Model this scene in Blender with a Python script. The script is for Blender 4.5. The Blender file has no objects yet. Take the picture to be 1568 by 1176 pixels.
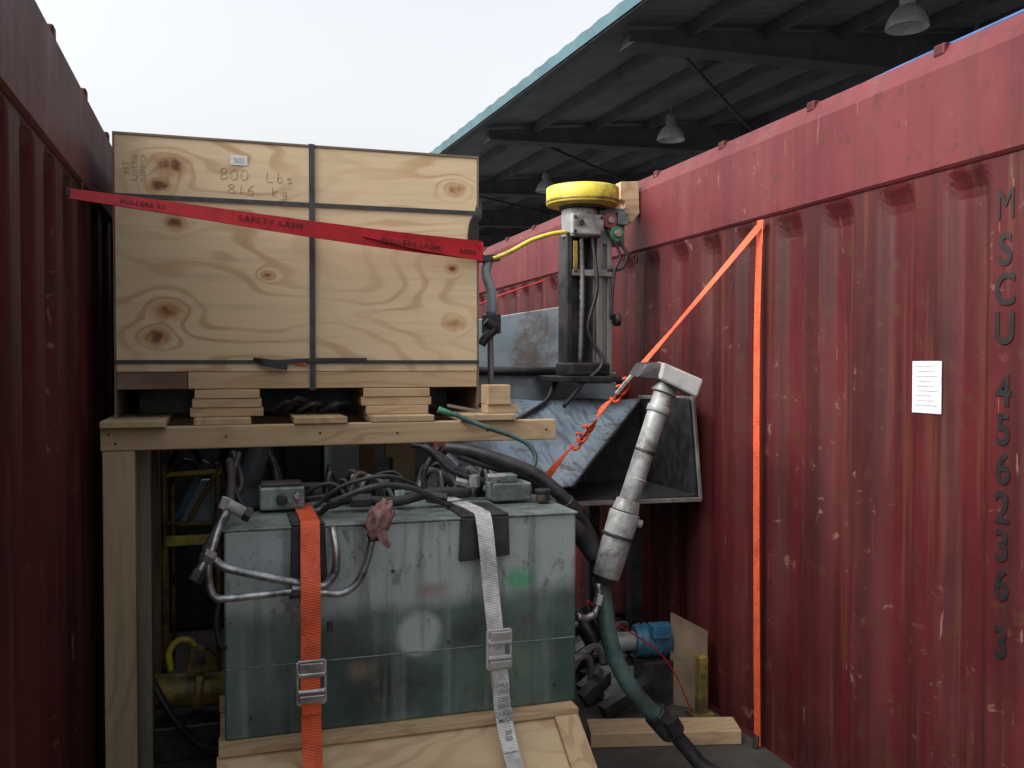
import bpy, bmesh, math, random
from mathutils import Vector, Matrix, Quaternion
from mathutils import noise as mn
R=math.radians
random.seed(7)
sc=bpy.context.scene
col=sc.collection
V=Vector

# ------------------------------------------------------------ materials
class G:
    def __init__(s,name,rough=.5,metal=0.0,spec=.5):
        s.m=bpy.data.materials.new(name); s.m.use_nodes=True
        s.nt=s.m.node_tree; s.b=s.nt.nodes['Principled BSDF']
        s.b.inputs['Roughness'].default_value=rough
        s.b.inputs['Metallic'].default_value=metal
        s.b.inputs['Specular IOR Level'].default_value=spec
        s.tc=s.nt.nodes.new('ShaderNodeTexCoord')
        sx=s.nt.nodes.new('ShaderNodeSeparateXYZ'); s.l(s.tc.outputs['Object'],sx.inputs[0])
        s.x,s.y,s.z=sx.outputs
    def l(s,a,b): s.nt.links.new(a,b)
    def put(s,v,sock):
        if isinstance(v,(int,float,tuple,list)):
            if isinstance(v,(tuple,list)) and len(v)==3 and sock.type=='RGBA': v=(*v,1)
            sock.default_value=v
        else: s.l(v,sock)
    def ma(s,op,a,b=0.0,c=0.0,clamp=False):
        n=s.nt.nodes.new('ShaderNodeMath'); n.operation=op; n.use_clamp=clamp
        s.put(a,n.inputs[0]); s.put(b,n.inputs[1]); s.put(c,n.inputs[2]); return n.outputs[0]
    def vec(s,sc=(1,1,1),loc=(0,0,0)):
        n=s.nt.nodes.new('ShaderNodeMapping'); n.inputs['Scale'].default_value=sc; n.inputs['Location'].default_value=loc
        s.l(s.tc.outputs['Object'],n.inputs['Vector']); return n.outputs[0]
    def noise(s,scale=5,detail=3,rough=.55,sc=(1,1,1),dist=0,loc=(0,0,0)):
        n=s.nt.nodes.new('ShaderNodeTexNoise'); n.inputs['Scale'].default_value=scale
        n.inputs['Detail'].default_value=detail; n.inputs['Roughness'].default_value=rough
        n.inputs['Distortion'].default_value=dist
        s.l(s.vec(sc,loc),n.inputs['Vector']); return n.outputs['Fac']
    def ss(s,v,a,b):
        n=s.nt.nodes.new('ShaderNodeMapRange'); n.interpolation_type='SMOOTHSTEP'
        s.put(v,n.inputs['Value']); n.inputs['From Min'].default_value=a; n.inputs['From Max'].default_value=b
        if a>b:
            n.inputs['From Min'].default_value=b; n.inputs['From Max'].default_value=a
            n.inputs['To Min'].default_value=1; n.inputs['To Max'].default_value=0
        return n.outputs[0]
    def mix(s,f,a,b):
        n=s.nt.nodes.new('ShaderNodeMix'); n.data_type='RGBA'
        s.put(f,n.inputs[0]); s.put(a,n.inputs[6]); s.put(b,n.inputs[7]); return n.outputs[2]
    def color(s,c): s.put(c,s.b.inputs['Base Color'])
    def rough(s,c): s.put(c,s.b.inputs['Roughness'])
    def bump(s,h,strength=.3,dist=.01):
        n=s.nt.nodes.new('ShaderNodeBump'); n.inputs['Strength'].default_value=strength; n.inputs['Distance'].default_value=dist
        s.l(h,n.inputs['Height']); s.l(n.outputs[0],s.b.inputs['Normal'])

def simple(name,c1,c2,scale=12,rough=.5,metal=0,dirt=None,dirt_amt=.5,bump=.15,sc=(1,1,1)):
    g=G(name,rough,metal)
    n=g.noise(scale,3,.6,sc)
    c=g.mix(g.ss(n,.35,.65),c1,c2)
    if dirt:
        d=g.noise(scale*.6,5,.75,sc,loc=(3,1,7))
        c=g.mix(g.ma('MULTIPLY',g.ss(d,.66-dirt_amt*.25,.78-dirt_amt*.12),.85),c,dirt)
        g.rough(g.ma('MULTIPLY_ADD',d,.4,rough-.2))
    g.color(c)
    if bump: g.bump(n,bump,.004)
    return g.m

def wood(name,axis='x',light=(.62,.43,.24),dark=(.40,.22,.10),freq=9,knots=(),dirt=.25,nscale=1.0,wide=False,con=.42):
    g=G(name,.62,0,.3)
    along,acr=.55,3.2
    if wide: along,acr=.75,2.9
    sc={'x':(along,acr,acr),'y':(acr,along,acr),'z':(acr,acr,along)}[axis]
    f=g.noise(nscale,3,.42,sc,dist=.35)
    h=g.ma('MULTIPLY',f,freq)
    halo=None
    wob=g.noise(11,4,.65) if knots else None
    for (kx,kz,kr) in knots:
        dx=g.ma('MULTIPLY',g.ma('SUBTRACT',g.x,kx),1/(kr*1.5)); dz=g.ma('MULTIPLY',g.ma('SUBTRACT',g.z,kz),1/kr)
        d2=g.ma('MULTIPLY_ADD',dx,dx,g.ma('MULTIPLY',dz,dz))
        e=g.ma('EXPONENT',g.ma('MULTIPLY',d2,-.16))
        h=g.ma('MULTIPLY_ADD',e,2.2,h)
        halo=e if halo is None else g.ma('MAXIMUM',halo,e)
    s=g.ma('SINE',g.ma('MULTIPLY',h,6.283))
    line=g.ss(s,.1,1.0)
    amt=g.ss(g.noise(2.3,2,.5,loc=(5,2,1)),.36,.66)
    line=g.ma('MULTIPLY',line,g.ma('MULTIPLY_ADD',amt,con,.15))
    fine=g.noise(34,3,.65,{'x':(.05,1,1),'y':(1,.05,1),'z':(1,1,.05)}[axis])
    c=g.mix(line,light,dark)
    c=g.mix(g.ma('MULTIPLY',g.ss(fine,.42,.78),.35),c,tuple(v*.55 for v in light))
    c=g.mix(g.ma('MULTIPLY',g.ss(g.noise(2.2,5,.65,loc=(1,9,4)),.5,.75),dirt),c,(.34,.27,.18))
    if halo is not None:
        hh=g.ma('ADD',halo,g.ma('MULTIPLY_ADD',wob,1.2,-.6))
        c=g.mix(g.ma('MULTIPLY',g.ss(hh,.32,1.05),.8),c,(.36,.155,.06))
        c=g.mix(g.ma('MULTIPLY',g.ss(hh,.82,1.06),.85),c,(.07,.03,.018))
    g.color(c); g.bump(g.ma('ADD',fine,g.ma('MULTIPLY',line,.5)),.3,.002)
    return g.m

def red_paint(name,c1,c2,streak=.5,fade=.35,scuff=1.0,fc=(.115,.048,.046)):
    g=G(name,.5,0,.28)
    n=g.noise(1.6,4,.6); c=g.mix(g.ss(n,.35,.7),c1,c2)
    d=g.noise(3.5,5,.75,(1,1,.35),loc=(4,4,4))
    c=g.mix(g.ma('MULTIPLY',g.ss(d,.45,.75),fade),c,fc)
    st=g.noise(9,3,.65,(1,1.6,.08),loc=(1,2,3))
    c=g.mix(g.ma('MULTIPLY',g.ss(st,.42,.68),streak),c,(.022,.008,.008))
    st2=g.noise(17,3,.6,(1,1.6,.05),loc=(8,2,3))
    c=g.mix(g.ma('MULTIPLY',g.ss(st2,.54,.68),.5),c,(.10,.034,.019))
    gate=g.ss(d,.46,.62)
    sc1=g.noise(24,4,.65,(1,.55,.8),dist=.9,loc=(7,0,2))
    c=g.mix(g.ma('MULTIPLY',g.ma('MULTIPLY',g.ss(sc1,.62,.68),gate),.6*scuff),c,(.25,.13,.10))
    sc2=g.noise(40,3,.6,(1,1.0,.12),dist=.4,loc=(2,5,2))
    c=g.mix(g.ma('MULTIPLY',g.ss(sc2,.69,.75),.5*scuff),c,(.28,.15,.12))
    c=g.mix(g.ma('MULTIPLY',g.ss(g.noise(13,6,.75,loc=(3,8,8)),.56,.66),.8),c,(.06,.022,.012))
    g.color(c)
    g.rough(g.ma('MULTIPLY_ADD',d,.4,.36))
    g.bump(g.ma('ADD',n,g.ma('MULTIPLY',sc1,.08)),.4,.02)
    return g.m

M={}
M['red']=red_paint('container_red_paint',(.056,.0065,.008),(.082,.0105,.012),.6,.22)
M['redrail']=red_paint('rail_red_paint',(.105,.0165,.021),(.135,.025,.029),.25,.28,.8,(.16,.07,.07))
knots=[(-.17,.643,.021),(-.205,.575,.015),(-.154,.461,.014),(.137,.294,.009),(-.17,.172,.021),(-.214,.085,.018),(.789,.622,.015),(.779,.336,.009),(.789,.141,.016)]
M['ply']=wood('crate_plywood','x',(.60,.465,.295),(.38,.22,.10),17,knots,.3,wide=True,con=.62)
M['ply2']=wood('skid_plywood','x',(.48,.37,.225),(.33,.19,.10),16,[(.15,-1.12,.010),(.9,-1.2,.013)],.4,wide=True)
M['pinex']=wood('pine_x','x',(.46,.335,.20),(.31,.175,.09),9,(),.5,2.0)
M['piney']=wood('pine_y','y',(.42,.31,.185),(.27,.155,.085),9,(),.5,2.0)
M['pinez']=wood('pine_z','z',(.42,.32,.195),(.28,.17,.10),9,(),.5,2.0)
M['greywood']=wood('weathered_wood','z',(.25,.22,.18),(.16,.13,.10),9,(),.5,2.0)
M['brownwood']=wood('brown_wood','x',(.15,.10,.068),(.09,.05,.032),9,(),.5,2.0)
M['black']=simple('black_rubber',(.012,.012,.014),(.03,.03,.033),18,.5,0,(.09,.085,.08),.2)
M['band']=simple('steel_band_black',(.018,.018,.022),(.04,.04,.045),30,.38)
M['dark']=simple('greasy_dark_steel',(.025,.025,.028),(.07,.068,.065),9,.45,.5,(.13,.08,.05),.3,.3)
M['column']=simple('column_steel',(.14,.135,.13),(.29,.28,.27),14,.42,.3,(.05,.04,.033),.7,.3,(1,1,.25))
M['steel']=simple('worn_steel',(.30,.30,.30),(.50,.50,.50),22,.35,.75,(.09,.08,.07),.6,.25)
M['chrome']=simple('tube_steel',(.22,.23,.24),(.40,.41,.42),25,.34,.8,(.06,.05,.05),.7,.1)
M['greyp']=simple('grey_painted_cast',(.23,.24,.24),(.35,.36,.35),16,.45,.1,(.07,.06,.055),.85,.3)
M['greyc']=simple('pale_grey_paint',(.33,.33,.325),(.41,.41,.40),12,.5,0,(.11,.10,.09),.6,.2)
M['bluegrey']=simple('blue_grey_paint',(.26,.34,.39),(.36,.43,.48),5,.5,.1,(.16,.12,.10),.65,.2)
M['ggrey']=simple('green_grey_paint',(.13,.175,.165),(.23,.285,.275),12,.45,.2,(.06,.05,.045),.85,.25)
M['yellow']=simple('yellow_paint',(.62,.50,.05),(.72,.59,.08),10,.45,0,(.18,.14,.05),.8,.2)
M['yellowd']=simple('greasy_yellow_paint',(.24,.17,.03),(.38,.27,.045),10,.45,0,(.03,.025,.02),1.2,.3)
M['blue']=simple('blue_paint',(.02,.10,.18),(.035,.16,.26),9,.45,0,(.04,.04,.05),.8)
M['bluecable']=simple('blue_cable',(.03,.08,.22),(.05,.12,.30),9,.5)
M['green']=simple('green_hose',(.045,.10,.092),(.09,.165,.15),9,.5,0,(.03,.04,.04),.8)
M['greenb']=simple('green_plastic',(.04,.16,.08),(.06,.23,.12),9,.5,0,(.05,.06,.05),.6)
M['rag']=simple('pink_rag',(.20,.10,.10),(.30,.17,.16),30,.8,0,(.09,.055,.055),.7,.6)
M['paper']=simple('paper_label',(.54,.55,.56),(.62,.63,.64),40,.6,0,(.42,.42,.43),.3,.0)
M['ink']=simple('black_ink',(.05,.009,.011),(.09,.012,.015),30,.6,bump=0)
M['inkb']=simple('pencil_marker',(.28,.205,.125),(.36,.27,.165),60,.7,bump=0)
M['stencil']=simple('stencil_paint',(.010,.008,.009),(.015,.010,.012),20,.5,0,(.04,.010,.012),.6,0)
M['floor']=simple('container_floor_ply',(.04,.036,.034),(.07,.062,.055),6,.7,0,(.025,.023,.022),.7,.4)
M['asphalt']=simple('asphalt',(.045,.045,.047),(.065,.064,.063),3,.85,0,(.03,.03,.03),.3,.5)
M['roofu']=simple('roof_sheet_grey',(.20,.215,.235),(.26,.275,.30),1.5,.5,0,(.15,.15,.16),.5,0)
M['rafter']=simple('rafter_steel',(.10,.108,.12),(.14,.15,.16),3,.55,0,bump=0)
M['teal']=simple('teal_fascia',(.04,.10,.12),(.06,.135,.155),2,.5,0,(.06,.09,.10),.6,0)
M['wallg']=simple('warehouse_wall',(.14,.14,.145),(.19,.19,.19),1,.7,0,bump=0)
M['alu']=simple('lamp_aluminium',(.60,.61,.61),(.70,.71,.71),8,.45,0,bump=0)
M['lampd']=simple('lamp_housing',(.30,.30,.30),(.4,.4,.4),8,.5,.0,bump=0)
M['print']=simple('label_print',(.30,.31,.33),(.42,.42,.44),60,.6,bump=0)
M['sprint']=simple('strap_print',(.14,.14,.15),(.25,.25,.26),60,.6,bump=0)
M['fred']=simple('faded_red',(.25,.07,.06),(.34,.12,.1),12,.5,0,(.1,.07,.07),.6)

def webbing(name,c,cd,rough=.6,freq=900):
    g=G(name,rough,0,.35)
    w=g.ma('SINE',g.ma('MULTIPLY',g.ma('ADD',g.z,g.ma('MULTIPLY',g.x,.3)),freq))
    n=g.noise(12,5,.75)
    cc=g.mix(g.ss(n,.42,.68),c,cd)
    g.color(g.mix(g.ma('MULTIPLY',g.ss(w,-.2,1),.25),cc,cd))
    g.bump(w,.4,.001); return g.m
M['orange']=webbing('orange_webbing',(.70,.105,.035),(.45,.062,.025))
M['redweb']=webbing('red_webbing',(.48,.018,.027),(.30,.011,.018))
M['whiteweb']=webbing('white_webbing',(.55,.55,.55),(.30,.30,.29))

def tank_mat():
    g=G('tank_paint_with_reflections',.3,.2,.5)
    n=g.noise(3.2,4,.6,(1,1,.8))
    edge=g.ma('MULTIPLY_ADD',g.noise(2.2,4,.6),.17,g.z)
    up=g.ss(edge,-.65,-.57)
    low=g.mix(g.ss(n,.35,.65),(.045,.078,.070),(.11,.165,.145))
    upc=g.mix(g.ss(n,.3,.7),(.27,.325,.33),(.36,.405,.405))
    c=g.mix(up,low,upc)  # pale top and dark green bottom: blurred reflections painted into the base colour
    nb=g.noise(14,4,.7)
    def blob(px,pz,rx,rz,e=1.0):
        dx=g.ma('MULTIPLY',g.ma('SUBTRACT',g.x,px),1/rx); dz=g.ma('MULTIPLY',g.ma('SUBTRACT',g.z,pz),1/rz)
        d=g.ma('SQRT',g.ma('MULTIPLY_ADD',dx,dx,g.ma('MULTIPLY',dz,dz)))
        return g.ma('MULTIPLY_ADD',nb,e,d)
    c=g.mix(g.ma('MULTIPLY',g.ss(blob(.80,-.90,.16,.10,1.2),1.9,.5),.5),c,(.19,.29,.22))
    c=g.mix(g.ma('MULTIPLY',g.ss(blob(.42,-.93,.14,.12,1.0),2.0,.5),.9),c,(.020,.023,.022))
    c=g.mix(g.ma('MULTIPLY',g.ss(blob(.66,-.80,.06,.06,1.2),1.8,.8),.7),c,(.035,.042,.04))
    c=g.mix(g.ma('MULTIPLY',g.ss(blob(.30,-.80,.07,.07,1.2),1.8,.8),.6),c,(.045,.052,.048))
    c=g.mix(g.ma('MULTIPLY',g.ss(blob(.36,-.88,.05,.04,1.2),1.8,.8),.5),c,(.28,.20,.15))
    c=g.mix(g.ma('MULTIPLY',g.ss(blob(.06,-.78,.06,.10,1.2),1.9,.7),.5),c,(.09,.10,.085))
    c=g.mix(g.ma('MULTIPLY',g.ss(blob(.53,-.79,.066,.066,.5),1.48,.95),.8),c,(.40,.47,.46))
    c=g.mix(g.ma('MULTIPLY',g.ss(blob(.845,-.645,.06,.04,1.8),2.0,1.2),.8),c,(.06,.36,.18))
    c=g.mix(g.ma('MULTIPLY',g.ss(blob(.57,-.665,.06,.03,1.2),1.7,.8),.6),c,(.26,.14,.11))
    s=g.noise(24,5,.75,(1,1,.5),loc=(3,2,1))
    c=g.mix(g.ma('MULTIPLY',g.ss(s,.55,.66),.7),c,(.10,.075,.06))
    st=g.noise(16,3,.6,(1,1,.06),loc=(2,2,1))
    c=g.mix(g.ma('MULTIPLY',g.ss(st,.5,.75),.3),c,(.40,.46,.46))
    st2=g.noise(20,3,.6,(1,1,.06),loc=(7,2,1))
    c=g.mix(g.ma('MULTIPLY',g.ss(st2,.50,.70),.5),c,(.07,.075,.07))
    sp=g.noise(55,2,.5,loc=(8,2,1))
    c=g.mix(g.ma('MULTIPLY',g.ss(sp,.69,.72),.8),c,(.06,.05,.05))
    g.color(c); g.rough(g.ma('MULTIPLY_ADD',nb,.35,.13))
    g.bump(g.noise(3.0,2,.5),.3,.03); return g.m
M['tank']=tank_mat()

def chute_mat():
    g=G('scratched_blue_panel',.42,.1)
    n=g.noise(4,4,.6)
    c=g.mix(g.ss(n,.35,.65),(.25,.35,.43),(.36,.46,.53))
    s=g.noise(22,4,.7,(1.0,.22,.22),dist=.8,loc=(1,1,1))
    c=g.mix(g.ma('MULTIPLY',g.ss(s,.45,.62),.7),c,(.12,.14,.17))
    r=g.noise(13,5,.75,loc=(6,1,1))
    c=g.mix(g.ma('MULTIPLY',g.ss(r,.56,.66),.8),c,(.15,.10,.07))
    g.color(c); g.bump(s,.3,.004); return g.m
M['chute']=chute_mat()

# ------------------------------------------------------------ geometry helpers
def obj_from_bm(name,bm,mat,smooth=False,bevel=0):
    me=bpy.data.meshes.new(name); bmesh.ops.recalc_face_normals(bm,faces=bm.faces)
    bm.to_mesh(me); bm.free(); o=bpy.data.objects.new(name,me); col.objects.link(o)
    if mat: me.materials.append(mat)
    if smooth:
        for p in me.polygons: p.use_smooth=True
    if bevel:
        b=o.modifiers.new('bevel','BEVEL'); b.width=bevel; b.segments=2; b.limit_method='ANGLE'; b.angle_limit=R(40)
    return o
def hexa(name,pts,mat,bevel=.002):
    bm=bmesh.new(); v=[bm.verts.new(p) for p in pts]
    for f in ((0,1,2,3),(4,5,6,7),(0,1,5,4),(1,2,6,5),(2,3,7,6),(3,0,4,7)): bm.faces.new([v[i] for i in f])
    return obj_from_bm(name,bm,mat,bevel=bevel)
def box(name,x0,x1,y0,y1,z0,z1,mat,bevel=.002):
    return hexa(name,[(x0,y0,z0),(x1,y0,z0),(x1,y1,z0),(x0,y1,z0),(x0,y0,z1),(x1,y0,z1),(x1,y1,z1),(x0,y1,z1)],mat,bevel)
def beam(name,p0,p1,w,h,mat,up=(0,0,1),bevel=.002):
    p0,p1=V(p0),V(p1); t=(p1-p0).normalized(); u=V(up); s=t.cross(u).normalized(); u=s.cross(t)
    a=s*w/2; b=u*h/2
    return hexa(name,[p0-a-b,p0+a-b,p0+a+b,p0-a+b,p1-a-b,p1+a-b,p1+a+b,p1-a+b],mat,bevel)
def prism(name,prof,plane,a,b,mat,bevel=.0):
    def P(p,t): return {'xz':(p[0],t,p[1]),'yz':(t,p[0],p[1]),'xy':(p[0],p[1],t)}[plane]
    bm=bmesh.new(); A=[bm.verts.new(P(p,a)) for p in prof]; B=[bm.verts.new(P(p,b)) for p in prof]
    bm.faces.new(A); bm.faces.new(B); n=len(prof)
    for i in range(n): bm.faces.new([A[i],A[(i+1)%n],B[(i+1)%n],B[i]])
    return obj_from_bm(name,bm,mat,bevel=bevel)
def catmull(pts,sub):
    pts=[V(p) for p in pts]
    if sub<=1 or len(pts)<3: return pts
    out=[]; P=[pts[0]*2-pts[1]]+pts+[pts[-1]*2-pts[-2]]
    for i in range(1,len(P)-2):
        for k in range(sub):
            t=k/sub; a,b,c,d=P[i-1],P[i],P[i+1],P[i+2]
            out.append(.5*((2*b)+(c-a)*t+(2*a-5*b+4*c-d)*t*t+(3*b-a-3*c+d)*t**3))
    out.append(pts[-1]); return out
def tube(name,pts,r,mat,sub=8,n=12,ribs=0):
    pts=catmull(pts,sub); m=len(pts); bm=bmesh.new(); rings=[]
    t=(pts[1]-pts[0]).normalized(); u=t.orthogonal().normalized()
    for i,p in enumerate(pts):
        t2=(pts[min(i+1,m-1)]-pts[max(i-1,0)]).normalized()
        q=t.rotation_difference(t2); u=(q@u).normalized(); t=t2; w=t.cross(u)
        rr=r if not isinstance(r,(list,tuple)) else r[0]+(r[1]-r[0])*i/(m-1)
        if ribs and i%2: rr*=1-ribs
        rings.append([bm.verts.new(p+(u*math.cos(a)+w*math.sin(a))*rr) for a in [2*math.pi*k/n for k in range(n)]])
    for A,B in zip(rings,rings[1:]):
        for k in range(n): bm.faces.new([A[k],A[(k+1)%n],B[(k+1)%n],B[k]])
    bm.faces.new(rings[0]); bm.faces.new(rings[-1][::-1])
    return obj_from_bm(name,bm,mat,smooth=True)
def cyl(name,p0,p1,r0,mat,r1=None,n=24,bevel=.002):
    p0,p1=V(p0),V(p1); r1=r0 if r1 is None else r1
    t=(p1-p0).normalized(); u=t.orthogonal().normalized(); w=t.cross(u); bm=bmesh.new()
    A=[bm.verts.new(p0+(u*math.cos(2*math.pi*k/n)+w*math.sin(2*math.pi*k/n))*r0) for k in range(n)]
    B=[bm.verts.new(p1+(u*math.cos(2*math.pi*k/n)+w*math.sin(2*math.pi*k/n))*r1) for k in range(n)]
    sides=[bm.faces.new([A[k],A[(k+1)%n],B[(k+1)%n],B[k]]) for k in range(n)]
    bm.faces.new(A); bm.faces.new(B)
    if n>8:
        for f in sides: f.smooth=True
    return obj_from_bm(name,bm,mat,bevel=bevel)
def lathe(name,prof,center,mat,n=32):
    bm=bmesh.new(); cx,cy,cz=center
    rings=[[bm.verts.new((cx+r*math.cos(2*math.pi*k/n),cy+r*math.sin(2*math.pi*k/n),cz+z)) for k in range(n)] for r,z in prof]
    for A,B in zip(rings,rings[1:]):
        for k in range(n): bm.faces.new([A[k],A[(k+1)%n],B[(k+1)%n],B[k]])
    return obj_from_bm(name,bm,mat,smooth=True)
def ribbon(name,pts,wd,w,mat,th=.003,sub=6):
    n0=len(pts); cp=catmull(pts,sub); m=len(cp)
    wds=[V(wd)]*n0 if not isinstance(wd[0],(tuple,list)) else [V(a) for a in wd]
    bm=bmesh.new(); rings=[]
    for i,p in enumerate(cp):
        s=i/(m-1)*(n0-1); k=min(int(s),n0-2); f=s-k
        d=wds[k].lerp(wds[k+1],f)
        t=(cp[min(i+1,m-1)]-cp[max(i-1,0)]).normalized()
        d=(d-t*d.dot(t)).normalized(); nn=t.cross(d)
        ww=w if not isinstance(w,(tuple,list)) else w[0]+(w[1]-w[0])*i/(m-1)
        a=d*ww/2; b=nn*th/2
        rings.append([bm.verts.new(p+q) for q in (-a-b,a-b,a+b,-a+b)])
    for A,B in zip(rings,rings[1:]):
        for k in range(4): bm.faces.new([A[k],A[(k+1)%4],B[(k+1)%4],B[k]])
    bm.faces.new(rings[0]); bm.faces.new(rings[-1])
    return obj_from_bm(name,bm,mat)
def text(name,s,pos,right,up,size,mat,sx=1.0,spacing=1.0,ex=.0004,off=0):
    c=bpy.data.curves.new(name,'FONT'); c.body=s; c.size=size; c.align_x='CENTER'; c.align_y='CENTER'; c.extrude=ex
    c.space_character=spacing; c.offset=off; c.materials.append(mat)
    o=bpy.data.objects.new(name,c); col.objects.link(o)
    r=V(right).normalized(); u=V(up); u=(u-r*u.dot(r)).normalized(); n=r.cross(u)
    m=Matrix((r*sx,u,n)).transposed().to_4x4(); m.translation=V(pos); o.matrix_world=m
    return o
STROKES={'8':[[(.5,.5),(.1,.7),(.2,.97),(.5,1),(.65,.8),(.4,.55),(.1,.3),(.15,.03),(.5,0),(.7,.2),(.5,.5)]],
 '0':[[(.4,1),(.1,.75),(.05,.3),(.3,0),(.6,.2),(.65,.7),(.45,1),(.3,.97)]],
 '1':[[(.35,1),(.33,.5),(.3,0)]],
 '6':[[(.6,1),(.25,.7),(.08,.3),(.3,0),(.6,.15),(.5,.42),(.15,.35)]],
 'L':[[(.15,1),(.08,.4),(.1,.02),(.4,.03),(.6,.08)]],
 'b':[[(.15,1),(.12,.5),(.1,.05)],[(.12,.4),(.4,.5),(.5,.2),(.3,0),(.1,.08)]],
 's':[[(.5,.5),(.25,.52),(.15,.38),(.4,.27),(.5,.12),(.3,0),(.08,.04)]],
 'k':[[(.15,1),(.1,.5),(.1,0)],[(.5,.55),(.15,.28),(.55,0)]],
 'g':[[(.5,.5),(.2,.5),(.1,.25),(.3,.08),(.5,.3),(.52,.5),(.5,.0),(.35,-.3),(.1,-.25)]]}
def handwrite(pref,s,x,y,z,h,w,mat,drop=0):
    L=[]; j=0
    for ch in s:
        for st in STROKES.get(ch,[]):
            j+=1
            L.append(tube(f'{pref}_{j}',[(x+px_*w+random.uniform(-.001,.001),y,z+pz*h+random.uniform(-.0015,.0015)) for px_,pz in st],.0011,mat,5,5))
        x+=w*(.92 if ch!=' ' else .7); z+=drop
    return L
def group(name,objs):
    e=bpy.data.objects.new(name,None); e.empty_display_size=.1; col.objects.link(e)
    for o in objs: o.parent=e
    return e

# ------------------------------------------------------------ CONTAINER
XL,XR,ZF,ZT,ZB=-.42,1.93,-1.45,.90,.537
Y0,Y1=.55,11.2
def corr(name,xin,sgn,y0,y1,z0,z1,mat,phase=1.88,P=.275,d=.034):
    prof=[]; k=math.floor((y0-phase)/P)-1
    while True:
        c=phase+k*P
        for dy,o in ((-.056,0),(.056,0),(.094,1),(.181,1)): prof.append((c+dy,o))
        k+=1
        if c>y1: break
    prof=[p for p in prof if y0<p[0]<y1]; prof=[(y0,prof[0][1])]+prof+[(y1,prof[-1][1])]
    zs=[(z0+(z1-.10-z0)*i/8,1) for i in range(9)]+[(z1-.075,.85),(z1-.05,.5),(z1-.03,.15),(z1-.02,0),(z1,0)]
    bm=bmesh.new(); rows=[]
    for y,o in prof: rows.append([bm.verts.new((xin+sgn*o*d*f,y,z)) for z,f in zs])
    for A,B in zip(rows,rows[1:]):
        for j in range(len(zs)-1): bm.faces.new([A[j],A[j+1],B[j+1],B[j]])
    o=obj_from_bm(name,bm,mat)
    b=o.modifiers.new('bevel','BEVEL'); b.width=.011; b.segments=3; b.limit_method='ANGLE'; b.angle_limit=R(20)
    return o
C=[]
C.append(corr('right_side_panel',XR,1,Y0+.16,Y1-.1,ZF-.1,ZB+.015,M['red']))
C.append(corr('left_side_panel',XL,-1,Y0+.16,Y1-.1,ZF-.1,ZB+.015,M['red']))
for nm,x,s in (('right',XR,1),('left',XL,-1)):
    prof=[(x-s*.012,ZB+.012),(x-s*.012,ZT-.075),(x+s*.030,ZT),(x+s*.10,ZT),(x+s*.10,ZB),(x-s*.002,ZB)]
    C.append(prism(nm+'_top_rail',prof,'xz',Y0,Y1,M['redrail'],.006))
    C.append(box(nm+'_bottom_rail',*sorted((x-s*.004,x+s*.09)),Y0,Y1,ZF-.15,ZF-.0,M['red'],.004))
    C.append(box(nm+'_door_post',*sorted((x-s*.02,x+s*.11)),Y0,Y0+.16,ZF-.15,ZB-.002,M['red'],.006))
    C.append(box(nm+'_front_corner_post',*sorted((x-s*.02,x+s*.11)),Y1-.1,Y1+.05,ZF-.15,ZT-.002,M['red'],.006))
    i=0; y=2.14-.6*2
    while y<Y1-.3:
        i+=1
        C.append(box(f'{nm}_tarp_lug_{i}',*sorted((x+s*.012,x+s*.05)),y-.022,y+.022,ZT-.030,ZT+.006,M['red'],.006))
        y+=.6
    for j,y in enumerate((2.98,4.08,5.18,6.28)):
        cx=x-s*.019; pts=[(cx,y+.018*math.cos(a),ZB-.03+.022*math.sin(a)) for a in [k*math.pi/6 for k in range(13)]]
        C.append(tube(f'{nm}_lashing_ring_{j+1}',pts,.004,M['red'],2,8))
o=corr('front_end_panel',0,1,XL,XR,ZF-.1,ZT-.1,M['red']) 
for v in o.data.vertices: v.co=V((v.co.y,Y1-.04+v.co.x,v.co.z))
C.append(o)
C.append(box('floor',XL+.002,XR-.002,Y0,Y1-.05,ZF-.12,ZF,M['floor'],0))
xi=XR-.0025
zz=[.406,.289,.186,.085,-.076,-.178,-.28,-.382,-.482,-.584,-.736]
for i,(ch,z) in enumerate(zip('MSCU4562363',zz)):
    C.append(text(f'number_{i+1}',ch,(xi,1.883,z),(0,-1,0),(0,0,1),.115,M['stencil'],.84 if ch!='M' else .70,ex=.0003,off=.0028 if ch!='M' else 0))
C.append(box('paper_label',xi-.0012,xi+.0006,2.098,2.212,-.146,.004,M['paper'],0))
for k in range(9):
    C.append(box(f'label_line_{k+1}',xi-.0020,xi-.0014,2.112+.012*(k%3),2.198-.01*(k%2),-.125+k*.014,-.1225+k*.014,M['print'],0))
group('shipping_container',C)
group('blue_cable',[tube('cable',[(1.99,1.2,.93),(1.985,1.7,.915),(1.98,2.0,.908),(1.985,2.3,.908),(2.0,2.6,.908),(2.02,3.0,.905)],.006,M['bluecable'])])

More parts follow.
